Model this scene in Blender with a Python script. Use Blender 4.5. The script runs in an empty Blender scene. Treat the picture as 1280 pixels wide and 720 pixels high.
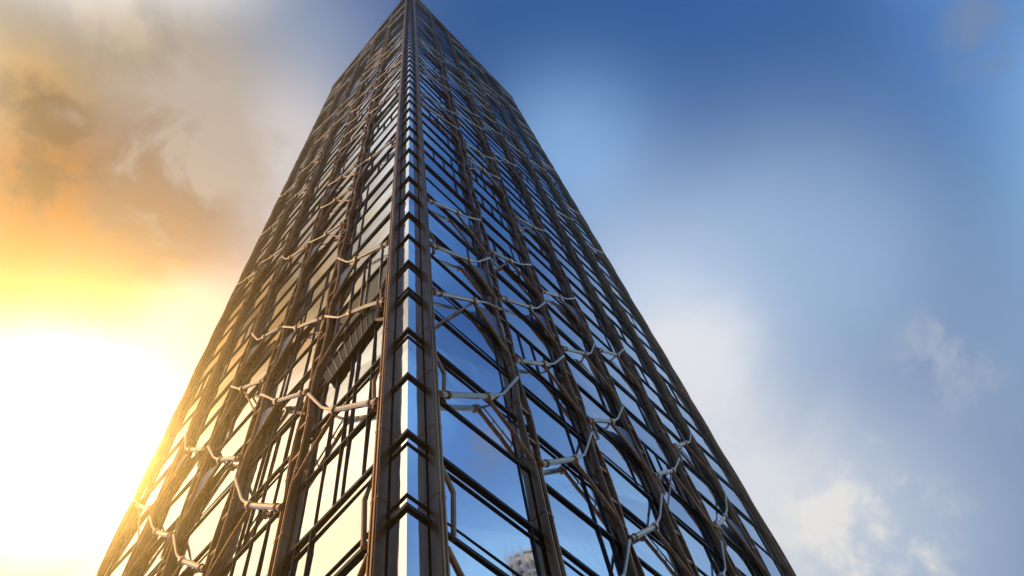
import bpy, math, random
from mathutils import Vector, Matrix

random.seed(11)
S = bpy.context.scene
COL = S.collection
rad = math.radians

# ------------------------------------------------------------------ camera
EYE = 1.6
M = Matrix(((0.6861081070148549, -0.6265534299280808, -0.36971132648845095),
            (-0.7183523359619994, -0.6638105260739524, -0.20814780059217858),
            (-0.11500255173878171, 0.40839488845819333, -0.9055319034549741)))
# the three rows are not perfectly unit: re-orthonormalise (camera space -> world)
zr = M[2].normalized(); xr = (M[0] - zr * M[0].dot(zr)).normalized(); yr = zr.cross(xr)
cam_d = bpy.data.cameras.new('camera'); cam = bpy.data.objects.new('camera', cam_d); COL.objects.link(cam)
cam.matrix_world = Matrix.Translation((0, 0, EYE)) @ Matrix((xr, yr, zr)).to_4x4()
cam_d.sensor_width = 36; cam_d.lens = 36 * 1000 / 1280
cam_d.clip_start = .1; cam_d.clip_end = 20000
S.camera = cam

# ------------------------------------------------------------------ sun and sky
SUN_AZ, SUN_EL = 82.0, 49.9          # world azimuth from +X towards +Y
sd = Vector((math.cos(rad(SUN_EL)) * math.cos(rad(SUN_AZ)), math.cos(rad(SUN_EL)) * math.sin(rad(SUN_AZ)), math.sin(rad(SUN_EL))))
sun_d = bpy.data.lights.new('sun', 'SUN'); sun = bpy.data.objects.new('sun', sun_d); COL.objects.link(sun)
sun_d.energy = 5; sun_d.angle = rad(.5); sun_d.color = (1, .60, .20)
sun.rotation_euler = sd.to_track_quat('Z', 'Y').to_euler()
sun.location = sd * 300

W = bpy.data.worlds.new('World'); S.world = W; W.use_nodes = True
nt = W.node_tree; nt.nodes.clear()
N = nt.nodes.new; LK = nt.links.new
out = N('ShaderNodeOutputWorld'); bg = N('ShaderNodeBackground'); LK(bg.outputs[0], out.inputs[0])
bg.inputs[1].default_value = .1
sky = N('ShaderNodeTexSky'); sky.sky_type = 'NISHITA'; sky.sun_disc = False
sky.sun_elevation = rad(SUN_EL); sky.sun_rotation = rad(90 - SUN_AZ)
sky.air_density = 1.0; sky.dust_density = .6; sky.ozone_density = 3.0
tc = N('ShaderNodeTexCoord')
nrm = N('ShaderNodeVectorMath'); nrm.operation = 'NORMALIZE'; LK(tc.outputs['Generated'], nrm.inputs[0])
DIR = nrm.outputs[0]

def math_(op, a, b=None, clamp=False):
    n = N('ShaderNodeMath'); n.operation = op; n.use_clamp = clamp
    for i, v in enumerate((a, b)):
        if v is None: continue
        if isinstance(v, (int, float)): n.inputs[i].default_value = v
        else: LK(v, n.inputs[i])
    return n.outputs[0]

def gauss(d, width):                 # 1 towards direction d, falling off over `width` degrees
    n = N('ShaderNodeVectorMath'); n.operation = 'DOT_PRODUCT'; LK(DIR, n.inputs[0]); n.inputs[1].default_value = Vector(d).normalized()
    k = 1 / (1 - math.cos(rad(width)))
    return math_('EXPONENT', math_('MULTIPLY', math_('SUBTRACT', n.outputs['Value'], 1), k))

def noise(scale, detail=7, rough=.55, off=(0, 0, 0), dist=.3, stretch=(1, 1, 1)):
    mp = N('ShaderNodeMapping'); LK(DIR, mp.inputs[0]); mp.inputs['Location'].default_value = off; mp.inputs['Scale'].default_value = stretch
    n = N('ShaderNodeTexNoise'); n.inputs['Scale'].default_value = scale; n.inputs['Detail'].default_value = detail
    n.inputs['Roughness'].default_value = rough; n.inputs['Distortion'].default_value = dist; LK(mp.outputs[0], n.inputs['Vector'])
    return n.outputs['Fac']

def ramp(v, a, b):
    n = N('ShaderNodeMapRange'); n.interpolation_type = 'SMOOTHSTEP'; LK(v, n.inputs[0])
    n.inputs[1].default_value = a; n.inputs[2].default_value = b
    return n.outputs[0]

def mix(f, a, b):
    n = N('ShaderNodeMix'); n.data_type = 'RGBA'
    if isinstance(f, (int, float)): n.inputs[0].default_value = f
    else: LK(f, n.inputs[0])
    for i, v in ((6, a), (7, b)):
        if isinstance(v, tuple): n.inputs[i].default_value = (*v, 1)
        else: LK(v, n.inputs[i])
    return n.outputs[2]

def lin(r, g, b, k=10.0):            # display colour 0-255 -> sky value (background strength .1)
    f = lambda c: ((c / 255 + .055) / 1.055) ** 2.4 if c > 10 else c / 255 / 12.92
    return (f(r) * k, f(g) * k, f(b) * k)

tint = N('ShaderNodeMix'); tint.data_type = 'RGBA'; tint.blend_type = 'MULTIPLY'; tint.inputs[0].default_value = 1
LK(sky.outputs[0], tint.inputs[6]); tint.inputs[7].default_value = (.55, .85, 1.15, 1)
c = tint.outputs[2]
n_big = noise(2.2, 6, .5, (3.1, 1.2, .4)); n_mid = noise(6.0, 10, .62, (1.7, 4.2, 2.0), .6); n_fine = noise(11.0, 10, .60, (2.7, .2, 5.0), .35); n_soft = noise(3.2, 5, .5, (7, 2, 5), .2)
# (direction, width deg, colour, strength, noise, unevenness): cloud banks and veils, each a fixed direction, some added out of view for the glass
BANKS = [
    # the blue itself: deeper overhead, paler lower down
    ((.13, -.10, .99), 16, lin(34, 84, 150), .85, n_soft, .15),
    ((.335, -.22, .92), 11, lin(42, 90, 156), .85, n_soft, .15),
    ((.32, .06, .95), 7.5, lin(132, 176, 228), .8, n_soft, .2),
    ((.56, -.06, .82), 11, lin(146, 176, 216), .95, n_soft, .3),
    ((.48, -.40, .78), 9, lin(78, 128, 200), .9, n_soft, .15),
    ((.74, -.20, .64), 9, lin(126, 154, 196), .9, n_soft, .3),
    ((.64, -.44, .63), 10, lin(150, 200, 250), 1.6, n_soft, .1),  # unseen pale patch added, like the next three, to brighten the right glass
    ((.10, -.18, .978), 5.0, lin(110, 160, 226), .8, n_soft, .1),
    ((.24, -.29, .925), 4.5, lin(96, 152, 224), .7, n_soft, .1),
    ((.35, -.41, .845), 4.8, lin(110, 166, 234), 1.0, n_soft, .1),
    ((.77, .07, .63), 11, lin(176, 194, 222), .9, n_soft, .4),
    # broad pale veil right of the tower and down to the right
    ((.50, .12, .86), 9, lin(186, 208, 240), .9, n_soft, .4),
    ((.56, .125, .815), 6.0, lin(226, 230, 240), 1.05, n_mid, 1.2),
    ((.675, .17, .716), 8.0, lin(218, 224, 236), 1.1, n_mid, 1.0),
    ((.765, .085, .64), 6.0, lin(234, 233, 234), .62, n_fine, 3.2),
    ((.70, -.10, .71), 3.5, lin(165, 178, 204), .8, n_fine, 2.4),
    ((.488, -.345, .80), 4.0, lin(116, 136, 172), .5, n_fine, 2.4),
    # left of the tower: pale grey veil, grey-lilac cloud, tan, then orange towards the sun
    ((-.02, .22, .975), 9, lin(120, 146, 184), .8, n_soft, .6),
    ((.09, .36, .93), 9, lin(204, 204, 212), 1.35, n_soft, .5),
    ((-.20, .31, .93), 9, lin(122, 115, 104), 1.6, n_mid, .6),
    ((-.06, .34, .94), 6.0, lin(180, 170, 160), 1.0, n_mid, 1.6),
    ((-.15, .30, .94), 3.0, lin(176, 160, 134), .8, n_fine, 2.2),
    ((-.165, .42, .89), 4.5, lin(190, 150, 84), 1.1, n_mid, 1.0),
    ((-.01, .43, .903), 7, lin(140, 126, 120), 1.3, n_mid, .9),
    ((-.09, .455, .885), 4, lin(124, 98, 72), 1.0, n_fine, 1.5),
    ((-.08, .52, .85), 6.0, lin(176, 106, 38), 1.3, n_mid, .5),
    ((.02, .50, .866), 6, lin(176, 122, 84), .9, n_soft, .4),
    ((.125, .49, .862), 4.5, lin(232, 210, 200), 1.0, n_soft, .4),
    ((-.03, .44, .897), 6.5, lin(134, 116, 104), .85, n_fine, 2.0),
    ((-.12, .45, .885), 5.5, lin(112, 88, 66), .75, n_fine, 3.2),
    ((-.02, .35, .937), 7.5, lin(176, 168, 162), .5, n_fine, 3.4),
    # sunlit white cloud beside the tower's left edge, yellower below
    ((.06, .63, .775), 4.6, lin(255, 240, 210, 8), 1.5, n_mid, .6),
    ((.12, .71, .69), 5.0, lin(246, 210, 140), 1.5, n_mid, .8),
    # bright cream cloud bank beyond the left edge and over the top: unseen, put in to brighten what the left facade mirrors
    ((-.38, .50, .78), 9.5, lin(255, 240, 214, 14), 1.9, n_mid, .4),
    ((-.24, .66, .71), 9, lin(255, 232, 186, 16), 1.9, n_mid, .4),
    ((-.27, .20, .94), 7, lin(236, 236, 238, 12), 1.6, n_mid, .6),
    ((-.16, .16, .974), 5, lin(225, 226, 232), 1.3, n_mid, .6),
]
for d, w_, colr, st, nz, amp in BANKS:
    g = math_('MULTIPLY', gauss(d, w_), st)
    f = math_('MULTIPLY', g, math_('ADD', math_('MULTIPLY', math_('SUBTRACT', nz, .5), 2 * amp), 1), True)
    c = mix(ramp(f, .22, .8) if nz == n_fine else ramp(f, 0, 1), c, colr)
# glow of the sky round the sun
for w_, colr in ((2.4, (4, 3.6, 2.6)),):
    a = N('ShaderNodeMix'); a.data_type = 'RGBA'; a.blend_type = 'ADD'; a.inputs[0].default_value = 1
    sc = N('ShaderNodeVectorMath'); sc.operation = 'SCALE'; sc.inputs[0].default_value = colr; LK(gauss(sd, w_), sc.inputs['Scale'])
    LK(c, a.inputs[6]); LK(sc.outputs[0], a.inputs[7]); c = a.outputs[2]
LK(c, bg.inputs[0])

S.view_settings.view_transform = 'Standard'; S.view_settings.look = 'None'
S.view_settings.exposure = .12; S.view_settings.gamma = 1
S.render.engine = 'CYCLES'
S.cycles.max_bounces = 6; S.cycles.glossy_bounces = 4; S.cycles.volume_bounces = 0
S.cycles.use_denoising = True
S.cycles.sample_clamp_indirect = 8

# ------------------------------------------------------------------ materials
def mat(name, base, metal=0, rough=.5, var=None, bump=0, scale=3, streak=False, coat=0):
    m = bpy.data.materials.new(name); m.use_nodes = True
    t = m.node_tree; p = t.nodes['Principled BSDF']
    p.inputs['Base Color'].default_value = (*base, 1); p.inputs['Metallic'].default_value = metal; p.inputs['Roughness'].default_value = rough
    p.inputs['Coat Weight'].default_value = coat
    if var:
        g = t.nodes.new('ShaderNodeTexCoord'); mp = t.nodes.new('ShaderNodeMapping'); t.links.new(g.outputs['Object'], mp.inputs[0])
        mp.inputs['Scale'].default_value = (1, 1, .12) if streak else (1, 1, 1)
        n = t.nodes.new('ShaderNodeTexNoise'); n.inputs['Scale'].default_value = scale; n.inputs['Detail'].default_value = 6
        t.links.new(mp.outputs[0], n.inputs['Vector'])
        r = t.nodes.new('ShaderNodeValToRGB'); r.color_ramp.elements[0].position = .35; r.color_ramp.elements[1].position = .68
        r.color_ramp.elements[0].color = (*base, 1); r.color_ramp.elements[1].color = (*var, 1)
        t.links.new(n.outputs['Fac'], r.inputs[0]); t.links.new(r.outputs[0], p.inputs['Base Color'])
        rr = t.nodes.new('ShaderNodeMapRange'); rr.inputs[3].default_value = rough - .1; rr.inputs[4].default_value = rough + .14
        t.links.new(n.outputs['Fac'], rr.inputs[0]); t.links.new(rr.outputs[0], p.inputs['Roughness'])
        if bump:
            b = t.nodes.new('ShaderNodeBump'); b.inputs['Strength'].default_value = bump; b.inputs['Distance'].default_value = .03
            t.links.new(n.outputs['Fac'], b.inputs['Height']); t.links.new(b.outputs[0], p.inputs['Normal'])
    return m
BRONZE = mat('weathered_bronze', (.46, .19, .08), .78, .34, (.76, .42, .19), .25, 2.2, True)
BRONZE_IN = mat('bronze_shadow_gap', (.03, .018, .014), .5, .5, (.05, .03, .022), .1, 3)
SILVER = mat('brushed_bronze_tube', (.80, .54, .32), .92, .3, (.94, .72, .50), .2, 4)
BAND = mat('dark_floor_band', (.018, .016, .018), .4, .42, (.035, .03, .03), .1, 1.5)
MULL = mat('dark_mullion', (.02, .018, .02), .5, .4)
PANEL = mat('perforated_grey_panel', (.42, .42, .46), .35, .5, (.52, .52, .56), .2, 8)
LOUVRE = mat('dark_louvre', (.02, .018, .022), .3, .5)
GLASS = mat('mirror_glass', (.92, .95, 1.0), 1, .02)
t = GLASS.node_tree; p = t.nodes['Principled BSDF']     # gentle unevenness of the panes, as real curtain walls show
g = t.nodes.new('ShaderNodeTexCoord'); n1 = t.nodes.new('ShaderNodeTexNoise'); n1.inputs['Scale'].default_value = .35; n1.inputs['Detail'].default_value = 2
t.links.new(g.outputs['Object'], n1.inputs['Vector'])
b = t.nodes.new('ShaderNodeBump'); b.inputs['Strength'].default_value = .5; b.inputs['Distance'].default_value = .05
t.links.new(n1.outputs['Fac'], b.inputs['Height']); t.links.new(b.outputs[0], p.inputs['Normal'])
sn = t.nodes.new('ShaderNodeTexNoise'); sn.inputs['Scale'].default_value = 1.3; sn.inputs['Detail'].default_value = 8
sm = t.nodes.new('ShaderNodeMapping'); sm.inputs['Scale'].default_value = (2.5, 2.5, .25); t.links.new(g.outputs['Object'], sm.inputs[0]); t.links.new(sm.outputs[0], sn.inputs['Vector'])
rr = t.nodes.new('ShaderNodeMapRange'); rr.inputs[1].default_value = .45; rr.inputs[2].default_value = .8; rr.inputs[3].default_value = .01; rr.inputs[4].default_value = .16
t.links.new(sn.outputs['Fac'], rr.inputs[0]); t.links.new(rr.outputs[0], p.inputs['Roughness'])
GLASSES = [GLASS]
for nm, cc in (('mirror_glass_grey', (.80, .84, .92)), ('mirror_glass_deep', (.66, .73, .86))):
    g2 = GLASS.copy(); g2.name = nm; g2.node_tree.nodes['Principled BSDF'].inputs['Base Color'].default_value = (*cc, 1); GLASSES.append(g2)
GLASS_DARK = mat('dark_opening_glass', (.05, .055, .08), .3, .12)
PAVE = mat('plaza_paving', (.06, .06, .062), 0, .8, (.09, .09, .09), .2, .6)
CONC = mat('white_concrete', (.62, .62, .62), 0, .7, (.72, .72, .71), .1, .5)
ROOF = mat('roof_felt', (.08, .08, .08), 0, .9)

# ------------------------------------------------------------------ mesh helper
class MB:
    def __init__(s): s.v = []; s.f = []; s.mi = []; s.m = []
    def idx(s, m):
        if m not in s.m: s.m.append(m)
        return s.m.index(m)
    def hexa(s, a, m):               # a: 8 points, bottom loop 0-3, top loop 4-7
        k = len(s.v); s.v += [tuple(p) for p in a]; i = s.idx(m)
        for q in ((3, 2, 1, 0), (4, 5, 6, 7), (0, 1, 5, 4), (1, 2, 6, 5), (2, 3, 7, 6), (3, 0, 4, 7)):
            s.f.append(tuple(k + j for j in q)); s.mi.append(i)
    def quad(s, a, m):
        k = len(s.v); s.v += [tuple(p) for p in a]; s.f.append(tuple(range(k, k + len(a)))); s.mi.append(s.idx(m))
    def tube(s, pts, r, m, n=8, flat=1.0, rs=None):
        k = len(s.v); i = s.idx(m); pts = [Vector(p) for p in pts]
        for j, p in enumerate(pts):
            d = (pts[min(j + 1, len(pts) - 1)] - pts[max(j - 1, 0)]).normalized()
            a = d.cross(Vector((0, 0, 1)) if abs(d.z) < .95 else Vector((1, 0, 0))).normalized(); b = d.cross(a)
            q = rs[j] if rs else r
            for h in range(n):
                w = 2 * math.pi * (h + .5) / n
                s.v.append(tuple(p + a * math.cos(w) * q * flat + b * math.sin(w) * q))
        for j in range(len(pts) - 1):
            for h in range(n):
                s.f.append((k + j * n + h, k + j * n + (h + 1) % n, k + (j + 1) * n + (h + 1) % n, k + (j + 1) * n + h)); s.mi.append(i)
        s.f.append(tuple(k + h for h in range(n))[::-1]); s.mi.append(i)
        s.f.append(tuple(k + (len(pts) - 1) * n + h for h in range(n))); s.mi.append(i)
    def add(s, o):
        k = len(s.v); s.v += o.v; mp = [s.idx(m) for m in o.m]
        s.f += [tuple(k + j for j in f) for f in o.f]; s.mi += [mp[i] for i in o.mi]
    def build(s, name, parent=None, smooth=False):
        me = bpy.data.meshes.new(name); me.from_pydata(s.v, [], s.f)
        for m in s.m: me.materials.append(m)
        me.polygons.foreach_set('material_index', s.mi)
        me.validate(); 
        import bmesh
        bm = bmesh.new(); bm.from_mesh(me)
        if len(bm.faces) > 1: bmesh.ops.recalc_face_normals(bm, faces=bm.faces)
        bm.to_mesh(me); bm.free()
        if smooth:
            me.polygons.foreach_set('use_smooth', [True] * len(me.polygons))
        o = bpy.data.objects.new(name, me); COL.objects.link(o)
        if parent: o.parent = parent
        return o

def tag(o, label=None, cat=None, group=None, kind=None):
    for k, v in (('label', label), ('category', cat), ('group', group), ('kind', kind)):
        if v: o[k] = v
    return o

# ------------------------------------------------------------------ ground
gm = MB(); gm.quad([(-9000, -9000, 0), (9000, -9000, 0), (9000, 9000, 0), (-9000, 9000, 0)], PAVE)
tag(gm.build('ground'), kind='structure')

# ------------------------------------------------------------------ tower geometry
C0 = Vector((11.24625777, 12.07359459, 0))
DR = Vector((1, 0, 0)); DL = Vector((0.07038411, 0.99751996, 0)).normalized()
WR, WL = 40.0, 33.7
A, B, D_ = C0 + DR * WR, C0 + DR * WR + DL * WL, C0 + DL * WL
POLY = [C0, A, B, D_]                                  # counter-clockwise
FLOOR = 4.03; F0 = 20.1 - 5 * FLOOR                    # level -0.05 above the eye = ground storey ceiling is F0 + FLOOR
TOP = 234.0
LEV = [F0 + FLOOR * k for k in range(0, int((TOP - F0) / FLOOR) + 1)]

class Face:
    def __init__(s, o, d, w): s.o = o; s.d = d; s.w = w; s.n = Vector((d.y, -d.x, 0))
    def P(s, u, h, off=0.0): q = s.o + s.d * u + s.n * off; return Vector((q.x, q.y, h + EYE))
FR = Face(C0, DR, WR)
FL = Face(C0, DL, WL); FL.n = -FL.n
FB1 = Face(A, DL, WL); FB2 = Face(D_, DR, WR); FB2.n = -FB2.n

def offset_poly(off):
    res = []
    nrm_ = [FR.n, FB1.n, FB2.n, FL.n]                  # edges C0-A, A-B, B-D, D-C0
    for i in range(4):
        n1, n2 = nrm_[i - 1], nrm_[i]; p = POLY[i]
        k = n1.dot(n2); v = (n1 + n2) / (1 + k)
        res.append(p + v * off)
    return res
def ring(mb, h0, h1, o0, o1, m):
    a, b = offset_poly(o0), offset_poly(o1)
    for i in range(4):
        j = (i + 1) % 4
        z0, z1 = h0 + EYE, h1 + EYE
        V = lambda q, z: Vector((q.x, q.y, z))
        mb.quad([V(b[i], z0), V(b[j], z0), V(b[j], z1), V(b[i], z1)], m)
        mb.quad([V(a[i], z0), V(a[j], z0), V(b[j], z0), V(b[i], z0)], m)
        mb.quad([V(b[i], z1), V(b[j], z1), V(a[j], z1), V(a[i], z1)], m)
        mb.quad([V(a[i], z0), V(a[i], z1), V(a[j], z1), V(a[j], z0)], m)

tower = bpy.data.objects.new('office_tower', None); COL.objects.link(tower); tower.location = (0, 0, 0)
tag(tower, 'tall glass skyscraper wrapped in an irregular bronze lattice of columns and bent struts', 'skyscraper')

# camera projection, used only to decide which of many small parts are the largest seen
Rinv = Matrix((xr, yr, zr)); cpos = Vector((0, 0, EYE))
def px(P):
    v = P - cpos; q = Rinv.transposed() @ v
    if q.z > -.01: return None
    return (640 - 1000 * q.x / q.z, 360 + 1000 * q.y / q.z)
def size(P):
    a = [px(p) for p in P]
    if any(q is None for q in a): return 0
    cx = sum(q[0] for q in a) / len(a); cy = sum(q[1] for q in a) / len(a)
    vis = sum(1 for q in a if -10 < q[0] < 1290 and -10 < q[1] < 730)
    if not vis: return 0
    a = [(min(1280, max(0, q[0])), min(720, max(0, q[1]))) for q in a]
    if len(a) == 2: return math.hypot(a[0][0] - a[1][0], a[0][1] - a[1][1])
    return abs(sum(a[i - 1][0] * a[i][1] - a[i][0] * a[i - 1][1] for i in range(len(a)))) / 2

# column centre lines
UR = [1.12, 7.4, 13.65, 20.0, 26.4, 32.95, 39.5]
UL = [1.12, 7.4, 13.65, 20.0, 26.5, 33.2]

# ---- floor bands
for k, h in enumerate(LEV):
    mb = MB()
    ring(mb, h - .02, h + .15, -.15, .10, BAND)
    if k % 2 == 0:
        ring(mb, h - .6, h - .55, -.15, .06, BAND)
    if k % 4 == 1: ring(mb, h + .62, h + .67, -.15, .06, BAND)
    mb.build('floor_band', tower)

# ---- glazing: one window per bay and storey
def bays(F, us):
    e = [0.0] + us + [F.w]
    return [(e[i], e[i + 1]) for i in range(len(e) - 1)]
cands = []
for F, us, side in ((FR, UR, 'R'), (FL, UL, 'L')):
    for bi, (u0, u1) in enumerate(bays(F, us)):
        for k in range(-1, len(LEV)):
            h0 = LEV[k] + .24 if k >= 0 else -EYE + .2
            h1 = LEV[k + 1] - .02 if k + 1 < len(LEV) else TOP
            if h1 - h0 < .5: continue
            cands.append((size([F.P(u0, h0), F.P(u1, h0), F.P(u1, h1), F.P(u0, h1)]), F, side, bi, u0, u1, h0, h1, k))
cands.sort(key=lambda x: -x[0])
rest_w = MB()
for n_, (sz, F, side, bi, u0, u1, h0, h1, k) in enumerate(cands):
    rnd = random.Random(bi * 1000 + k * 7 + (side == 'L') * 77)
    fr = MB(); gl = MB()
    wide = u1 - u0 > 2
    dark = False
    if side == 'L' and bi == 1 and k == 10: dark = True
    elif side == 'L' and bi == 1 and k in (20, 21): dark = False
    elif wide and rnd.random() < .03 and k > 12: dark = True
    # pane: its corners lean a few millimetres in or out, as hung glass does
    o = [rnd.uniform(-.04, .04) for _ in range(4)]
    if not wide: o = [0] * 4
    if wide:
        m_ = .5 * (u0 + u1); us_ = [u0, u1]
    q = [F.P(u0, h0, o[0]), F.P(u1, h0, o[1]), F.P(u1, h1, o[2]), F.P(u0, h1, o[3])]
    gl.quad(q, GLASS_DARK if dark else GLASSES[0 if rnd.random() < .6 or not wide else rnd.choice((1, 1, 2))])
    # mullions
    bars = []
    if wide:
        if side == 'L' and bi == 1 and 5 < k < 12: bars = [u0 + (u1 - u0) * t_ for t_ in (.22, .42, .50, .68, .86)]
        elif side == 'L' and bi == 2 and 6 < k < 14: bars = [u0 + (u1 - u0) * t_ for t_ in (.3, .62, .7)]
        elif rnd.random() < .45: bars = [u0 + (u1 - u0) * .70, u0 + (u1 - u0) * .86]
        else: bars = [u0 + (u1 - u0) * .85]
        if rnd.random() < .12: bars = bars + [u0 + (u1 - u0) * .3, u0 + (u1 - u0) * .5]
    for ub in bars:
        w2 = .022
        fr.hexa([F.P(ub - w2, h0, -.05), F.P(ub + w2, h0, -.05), F.P(ub + w2, h0, .09), F.P(ub - w2, h0, .09),
                 F.P(ub - w2, h1, -.05), F.P(ub + w2, h1, -.05), F.P(ub + w2, h1, .09), F.P(ub - w2, h1, .09)], SILVER if dark else MULL)
    if wide:
        fr.hexa([F.P(u0, h1 - .06, -.05), F.P(u1, h1 - .06, -.05), F.P(u1, h1 - .06, .05), F.P(u0, h1 - .06, .05),
                 F.P(u0, h1 - .003, -.05), F.P(u1, h1 - .003, -.05), F.P(u1, h1 - .003, .05), F.P(u0, h1 - .003, .05)], MULL)
    for ua, ub in ((u0, u0 + .05), (u1 - .05, u1)) if wide else ():
        fr.hexa([F.P(ua, h0, -.05), F.P(ub, h0, -.05), F.P(ub, h0, .07), F.P(ua, h0, .07),
                 F.P(ua, h1, -.05), F.P(ub, h1, -.05), F.P(ub, h1, .07), F.P(ua, h1, .07)], MULL)
    if not wide:
        fr.hexa([F.P(u0 + .0, h1 - .07, -.05), F.P(u1, h1 - .07, -.05), F.P(u1, h1 - .07, .03), F.P(u0, h1 - .07, .03),
                 F.P(u0, h1, -.05), F.P(u1, h1, -.05), F.P(u1, h1, .03), F.P(u0, h1, .03)], MULL)
    if n_ < 100 and sz > 0:
        w_ = fr.build('window', tower); gl.build('pane', w_)
        if dark: w_['label'] = 'dark open bay with pale upright bars'
    else:
        rest_w.add(fr); rest_w.add(gl)
r_ = rest_w.build('window', tower); r_['kind'] = 'stuff'

# ---- columns: paired box members that part and rejoin, with rungs in the openings
ROWS = {}
def make_rows(F, us, side):
    rows = []
    base = {('R', 0): [2.0, 10.5, 27.7, 37.7, 44.6], ('R', 1): [3.5, 12.0, 20.3, 28.7, 38.2, 46.4], ('R', 2): [2.5, 11, 19.8, 28.5, 38.5, 47.4, 56.9],
            ('L', 0): [2.0, 10.5, 27.5, 37.0, 45.2], ('L', 1): [3, 11.5, 18.5, 27.2, 36.3, 45.0, 53.4], ('L', 2): [2.5, 11, 20, 29.1, 37.4, 45.8, 53.4]}
    for i in range(len(us) - 1):
        rnd = random.Random(100 * i + (side == 'L') * 5 + 3)
        hs = list(base.get((side, i), [2 + 1.5 * rnd.random()]))
        while hs[-1] < TOP - 12: hs.append(hs[-1] + 8.2 + rnd.uniform(-1.1, 1.6))
        rows.append(hs)
    return rows
ROWS['R'] = make_rows(FR, UR, 'R'); ROWS['L'] = make_rows(FL, UL, 'L')

def column(F, uc, opens, seed, parent=tower, pier=False, simple=False):
    rnd = random.Random(seed); mb = MB()
    hs = [-EYE]
    while hs[-1] < TOP + .6: hs.append(min(TOP + .7, hs[-1] + (1.35 if not simple else 12)))
    def sep(h):
        if pier: return .09
        base = .17 + .15 * min(1, max(0, (h - 60) / 70))
        for a_, b_ in opens:
            if a_ < h < b_:
                t_ = (h - a_) / (b_ - a_); return base + .26 * math.sin(math.pi * t_) ** .6
        return base
    ph = rnd.uniform(0, 6)
    def wob(h): return 0 if pier or simple else .07 * math.sin(h / 4.3 + ph)
    for sgn in (-1, 1):
        L = []
        for h in hs:
            c_ = uc + wob(h) + sgn * sep(h) + (0 if pier or simple else rnd.uniform(-.008, .008)); L.append((c_, h))
        w2 = .10 if not pier else .09
        din, dout = (.1, .40) if not pier else (.06, .46)
        for (ca, ha), (cb, hb) in zip(L[:-1], L[1:]):
            mb.hexa([F.P(ca - w2, ha, din), F.P(ca + w2, ha, din), F.P(ca + w2, ha, dout), F.P(ca - w2, ha, dout),
                     F.P(cb - w2, hb, din), F.P(cb + w2, hb, din), F.P(cb + w2, hb, dout), F.P(cb - w2, hb, dout)], BRONZE)
            # narrow proud rib on the outer face
            r2 = .03
            mb.hexa([F.P(ca - r2, ha, dout - .01), F.P(ca + r2, ha, dout - .01), F.P(ca + r2, ha, dout + .04), F.P(ca - r2, ha, dout + .04),
                     F.P(cb - r2, hb, dout - .01), F.P(cb + r2, hb, dout - .01), F.P(cb + r2, hb, dout + .04), F.P(cb - r2, hb, dout + .04)], BRONZE)
    # splice collars
    if not simple:
        for h in LEV:
            for sgn in (-1, 1):
                c_ = uc + wob(h + 1.2) + sgn * sep(h + 1.2); w2 = .11 if pier else .14; z0, z1 = h + 1.12, h + 1.26; d2 = (.475 if pier else .415)
                mb.hexa([F.P(c_ - w2, z0, .1), F.P(c_ + w2, z0, .1), F.P(c_ + w2, z0, d2), F.P(c_ - w2, z0, d2),
                         F.P(c_ - w2, z1, .1), F.P(c_ + w2, z1, .1), F.P(c_ + w2, z1, d2), F.P(c_ - w2, z1, d2)], BRONZE)
    # dark web between the pair where they run together
    for ha, hb in zip(hs[:-1], hs[1:]):
        if pier or sep((ha + hb) / 2) < .22 + .15 * min(1, max(0, (ha - 60) / 70)):
            ca, cb = uc + wob(ha), uc + wob(hb); w2 = max(.01, sep(ha) - .115) if not pier else .01
            mb.hexa([F.P(ca - w2, ha, .2), F.P(ca + w2, ha, .2), F.P(ca + w2, ha, .34), F.P(ca - w2, ha, .34),
                     F.P(cb - w2, hb, .2), F.P(cb + w2, hb, .2), F.P(cb + w2, hb, .34), F.P(cb - w2, hb, .34)], BRONZE_IN)
    if not pier and not simple:
        for a_, b_ in opens:
            for t_ in (.3, .7):
                h = a_ + (b_ - a_) * (t_ + rnd.uniform(-.05, .05)); c_ = uc + wob(h); s_ = sep(h)
                mb.hexa([F.P(c_ - s_, h - .1, .18), F.P(c_ + s_, h - .1, .18), F.P(c_ + s_, h - .1, .38), F.P(c_ - s_, h - .1, .38),
                         F.P(c_ - s_, h + .1, .18), F.P(c_ + s_, h + .1, .18), F.P(c_ + s_, h + .1, .38), F.P(c_ - s_, h + .1, .38)], BRONZE)
    return mb.build('column', parent)

for F, us, side in ((FR, UR, 'R'), (FL, UL, 'L')):
    for i, uc in enumerate(us):
        rows = ROWS[side][i - 1] if i > 0 else []
        ops = [(h + .9, h + 7.4) for h in rows if h + 7.4 < TOP]
        column(F, uc, ops, 31 * i + (side == 'L'), pier=(i == 0))
for F, n_ in ((FB1, 6), (FB2, 7)):
    for i in range(n_): column(F, .7 + (F.w - 1.4) * i / (n_ - 1), [], i, simple=True, pier=True)

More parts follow.
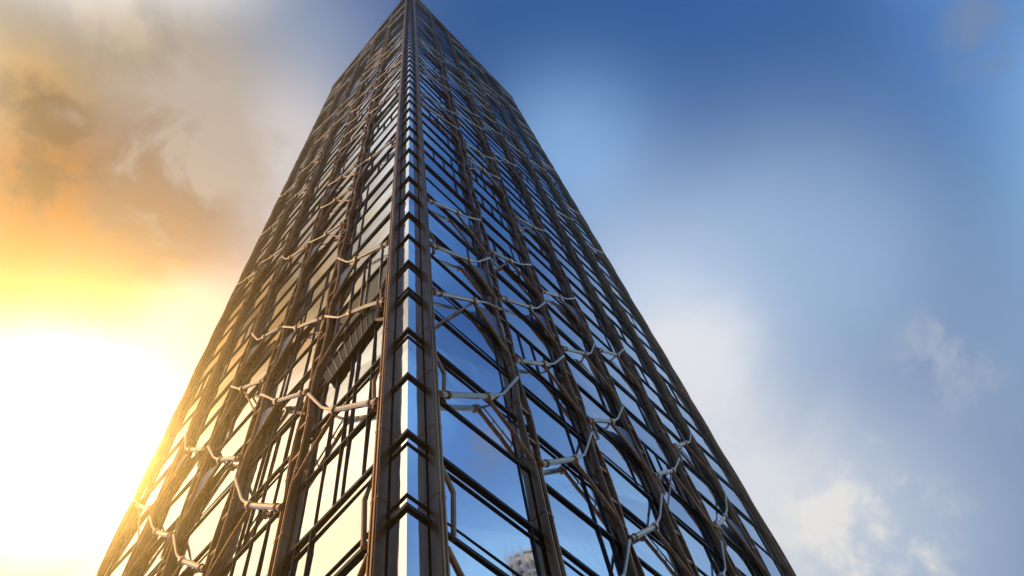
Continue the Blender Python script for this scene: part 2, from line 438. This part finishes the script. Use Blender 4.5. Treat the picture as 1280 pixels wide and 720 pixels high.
# ---- struts, braces and panels of the lattice
struts = []; braces = []; panels = []
def arc(F, pts, off):                # soft polyline through (u, h) points
    res = []
    for i in range(len(pts) - 1):
        p0 = pts[max(i - 1, 0)]; p1 = pts[i]; p2 = pts[i + 1]; p3 = pts[min(i + 2, len(pts) - 1)]
        for t_ in ([0, .2, .4, .6, .8] if i < len(pts) - 2 else [0, .2, .4, .6, .8, 1]):
            f = lambda a, b, c_, d, T=.18: (2 * t_**3 - 3 * t_**2 + 1) * b + (t_**3 - 2 * t_**2 + t_) * (c_ - a) * T + (-2 * t_**3 + 3 * t_**2) * c_ + (t_**3 - t_**2) * (d - b) * T
            res.append(F.P(f(p0[0], p1[0], p2[0], p3[0]), f(p0[1], p1[1], p2[1], p3[1]), off))
    return res
for F, us, side in ((FR, UR, 'R'), (FL, UL, 'L')):
    for i, rows in enumerate(ROWS[side]):
        rnd = random.Random(900 + i * 13 + (side == 'L'))
        ua, ub = us[i] + .14, us[i + 1] - .16
        for r, h in enumerate(rows):
            if (h > 50 and rnd.random() < .52) or (i > 2 and h > 30 and rnd.random() < .25): continue
            near = h < 60
            j = 0 if h < 30 else 1
            un = ua + (ub - ua) * (.56 + j * rnd.uniform(-.1, .08)); hn = h + (un - ua) * 1.02 + j * rnd.uniform(-.4, .4)
            nxt = rows[r + 1] if r + 1 < len(rows) else h + 8.5
            he = min(hn + 4.9 + j * rnd.uniform(-1, .6), nxt - .4)
            jit = lambda a: rnd.uniform(-a, a)
            mb = MB()
            # straight heavy strut, joint, then a slimmer bent member climbing to the next column
            mb.tube([F.P(ua, h, .40), F.P((ua + un) / 2, (h + hn) / 2 + j * jit(.1), .43), F.P(un, hn, .44)], .15, SILVER, 8, .8)
            for t_ in (.02, .16):      # clamp collars by the column
                mb.tube([F.P(ua + (un - ua) * t_, h + (hn - h) * t_, .40), F.P(ua + (un - ua) * (t_ + .035), h + (hn - h) * (t_ + .035), .40)], .2, BRONZE, 8, .9)
            p = arc(F, [(un, hn), (un + (ub - un) * .45, hn + 1.6 + jit(.2)), (ub + .14, he)], .44)
            mb.tube(p, .16, SILVER, 8, .9, rs=[.105 - .035 * math.sin(math.pi * q / (len(p) - 1)) for q in range(len(p))])
            mb.tube([F.P(un - .12, hn - .16, .44), F.P(un + .12, hn + .16, .44)], .22, SILVER, 8, .9)
            struts.append((size([F.P(ua, h, .42), F.P(ub, he, .42)]), mb))
            # braces: joint back down to the next column, a twin beside it
            hd = h + .9 + j * rnd.uniform(-.6, .6)
            mb = MB()
            mb.tube([F.P(un + .02, hn - .1, .36), F.P((un + ub) / 2 + .02, (hn + hd) / 2 + .15, .34), F.P(ub + .1, hd, .32)], .11, BRONZE, 8, .9)
            mb.tube([F.P(un + .3, hn + .18, .24), F.P(ub + .1, hd + .75, .22)], 0.045, SILVER, 6)
            for t_ in (.3, .5, .7):
                a_ = F.P(un + (ub - un) * t_, hn + (hd - hn) * t_, .32); b_ = F.P(un + .2 + (ub - un) * t_, hn + .35 + (hd + .75 - hn) * t_, .24)
                mb.tube([a_, b_], .03, SILVER, 6)
            braces.append((size([F.P(un, hn, .42), F.P(ub, hd, .42)]), mb))
            # long slim brace down from the joint to the foot of the bay on alternate rows
            if rnd.random() < (.33 if h > 34 else .0):
                mb = MB(); he2 = h - 3.2 - rnd.uniform(0, 1)
                mb.tube([F.P(un, hn, .32), F.P(ua, he2, .32)], .07, BRONZE, 6)
                braces.append((size([F.P(un, hn, .42), F.P(ua, he2, .42)]), mb))
            # triangular panel between joint, column and brace
            if (r + i) % 2 == 0 and h > 30 or rnd.random() < .12 and h > 30:
                mb = MB(); m_ = PANEL
                tri = [(un + .25, hn + .05), (ub + .05, hd + .5), (ub + .05, hd + 4.0), (un + (ub - un) * .5, hn + 1.0)]
                a_ = [F.P(u, z, .24) for u, z in tri]; b_ = [F.P(u, z, .28) for u, z in tri]
                mb.hexa(a_ + b_, m_)
                for t_ in range(1, 9):            # pressed ribs
                    k1 = t_ / 9
                    lo_ = (tri[0][0] + (tri[1][0] - tri[0][0]) * k1, tri[0][1] + (tri[1][1] - tri[0][1]) * k1)
                    hi_ = (tri[3][0] + (tri[2][0] - tri[3][0]) * k1, tri[3][1] + (tri[2][1] - tri[3][1]) * k1)
                    mb.tube([F.P(*lo_, .29), F.P(*hi_, .29)], .025, PANEL, 4)
                panels.append((size(b_), mb))
            if rnd.random() < .5 and h > 30:      # short stub near the column foot
                mb = MB(); mb.tube([F.P(ua - .1, h - 2.2, .32), F.P(ua + .75, h - 1.0, .34), F.P(ua + .6, h + .5, .36)], .1, BRONZE, 6)
                braces.append((size([F.P(ua, h - 2, .42), F.P(ua + .7, h + .5, .42)]), mb))
# thin stays in front of the first bays
for F, u, h in ((FR, 1.25, 27.4), (FL, 1.25, 27.2), (FR, 1.25, 43.6), (FR, 1.25, 19.4), (FL, 1.25, 19.4), (FL, 1.25, 36.6)):
    mb = MB(); mb.tube([F.P(u, h + 3.7, .36), F.P(u + .55, h + 2.6, .36), F.P(u + .4, h + .2, .36)], .1, BRONZE, 8)
    if h < 20: mb.tube([F.P(u, h - .5, .42), F.P(u + 2.2, h - 3.6, .36)], .11, BRONZE, 8)
    braces.append((size([F.P(u, h + 3.7, .36), F.P(u + .4, h, .36)]), mb))
# dark louvre grille in the first bay of the left face
GR = [(1.45, 39.9), (1.45, 37.0), (6.0, 35.2), (6.9, 37.4)]
mb = MB(); mb.hexa([FL.P(u, h, .14) for u, h in GR] + [FL.P(u, h, .18) for u, h in GR], LOUVRE)
for t_ in range(1, 12):
    k1 = t_ / 12; a_ = (GR[0][0] + (GR[3][0] - GR[0][0]) * k1, GR[0][1] + (GR[3][1] - GR[0][1]) * k1); b_ = (GR[1][0] + (GR[2][0] - GR[1][0]) * k1, GR[1][1] + (GR[2][1] - GR[1][1]) * k1)
    mb.tube([FL.P(*a_, .2), FL.P(*b_, .2)], .035, BRONZE, 6)
for t_ in range(0, 2):
    k1 = t_ / 1; a_ = (GR[0][0] + (GR[1][0] - GR[0][0]) * k1, GR[0][1] + (GR[1][1] - GR[0][1]) * k1); b_ = (GR[3][0] + (GR[2][0] - GR[3][0]) * k1, GR[3][1] + (GR[2][1] - GR[3][1]) * k1)
    mb.tube([FL.P(*a_, .22), FL.P(*b_, .22)], .05, MULL, 6)
mb.build('louvre_grille', tower)

def split(lst, name):
    lst.sort(key=lambda x: -x[0]); rest = MB()
    for i, (sz, mb) in enumerate(lst):
        if i < 100 and sz > 0: mb.build(name, tower)
        else: rest.add(mb)
    if rest.v: o = rest.build(name, tower); o['kind'] = 'stuff'
split(struts, 'strut'); split(braces, 'brace'); split(panels, 'panel')

# ---- rear glazing, parapet, roof
mb = MB()
for F in (FB1, FB2):
    for k in range(-1, len(LEV)):
        h0 = LEV[k] + .24 if k >= 0 else -EYE + .2
        h1 = LEV[k + 1] - .02 if k + 1 < len(LEV) else TOP
        mb.quad([F.P(0, h0), F.P(F.w, h0), F.P(F.w, h1), F.P(0, h1)], GLASS)
mb.build('rear_glazing', tower)
mb = MB(); ring(mb, TOP, TOP + 1.1, -.6, .56, BRONZE); mb.build('parapet', tower)
mb = MB(); a = offset_poly(-.3); mb.quad([Vector((q.x, q.y, TOP + EYE + .3)) for q in a], ROOF); mb.build('roof', tower)
mb = MB(); ring(mb, -EYE + .0, -EYE + .2, -.3, .4, CONC); mb.build('plinth', tower)

# ------------------------------------------------------------------ white tower across the street: seen mirrored in the right face
nb = bpy.data.objects.new('apartment_tower', None); COL.objects.link(nb)
nb.location = (190.5, -108.4, 0); nb.rotation_euler.z = rad(-36 + 180)
tag(nb, 'distant white apartment tower with dark window bands, mirrored low in the right-hand glass face', 'apartment building')
def box(mb, x0, x1, y0, y1, z0, z1, m):
    mb.hexa([(x0, y0, z0), (x1, y0, z0), (x1, y1, z0), (x0, y1, z0), (x0, y0, z1), (x1, y0, z1), (x1, y1, z1), (x0, y1, z1)], m)
NH = 250
mb = MB(); box(mb, -12, 0, -8, 8, 0, NH, CONC); mb.build('wall', nb)
mb = MB()
for z in range(4, NH - 3, 5): box(mb, .004, .10, -7.4, 7.4, z, z + 2.2, GLASS_DARK)
mb.build('window_band', nb)
mb = MB()
for z in range(4, NH - 3, 5):
    for y in (-6.5, 1.5): box(mb, .11, 1.6, y, y + 5, z - .5, z + .6, CONC)
mb.build('balcony', nb)
mb = MB(); box(mb, -12.4, .5, -8.4, 8.4, NH, NH + 1.5, CONC); mb.build('roof', nb)

# ------------------------------------------------------------------ haze
hz = MB(); box(hz, -9100, 9100, -9100, 9100, -1, 253, None)  # air volume added to spread the sun's glare over the tower's left edge
hm = bpy.data.materials.new('glare_haze_air'); hm.use_nodes = True
t = hm.node_tree; t.nodes.clear(); o_ = t.nodes.new('ShaderNodeOutputMaterial'); pv = t.nodes.new('ShaderNodeVolumePrincipled')
pv.inputs['Color'].default_value = (1, .90, .66, 1); pv.inputs['Density'].default_value = .0010; pv.inputs['Anisotropy'].default_value = .958
t.links.new(pv.outputs[0], o_.inputs['Volume'])
hz.m = [hm]; hz.mi = [0] * 6
tag(hz.build('glare_haze'), kind='stuff')
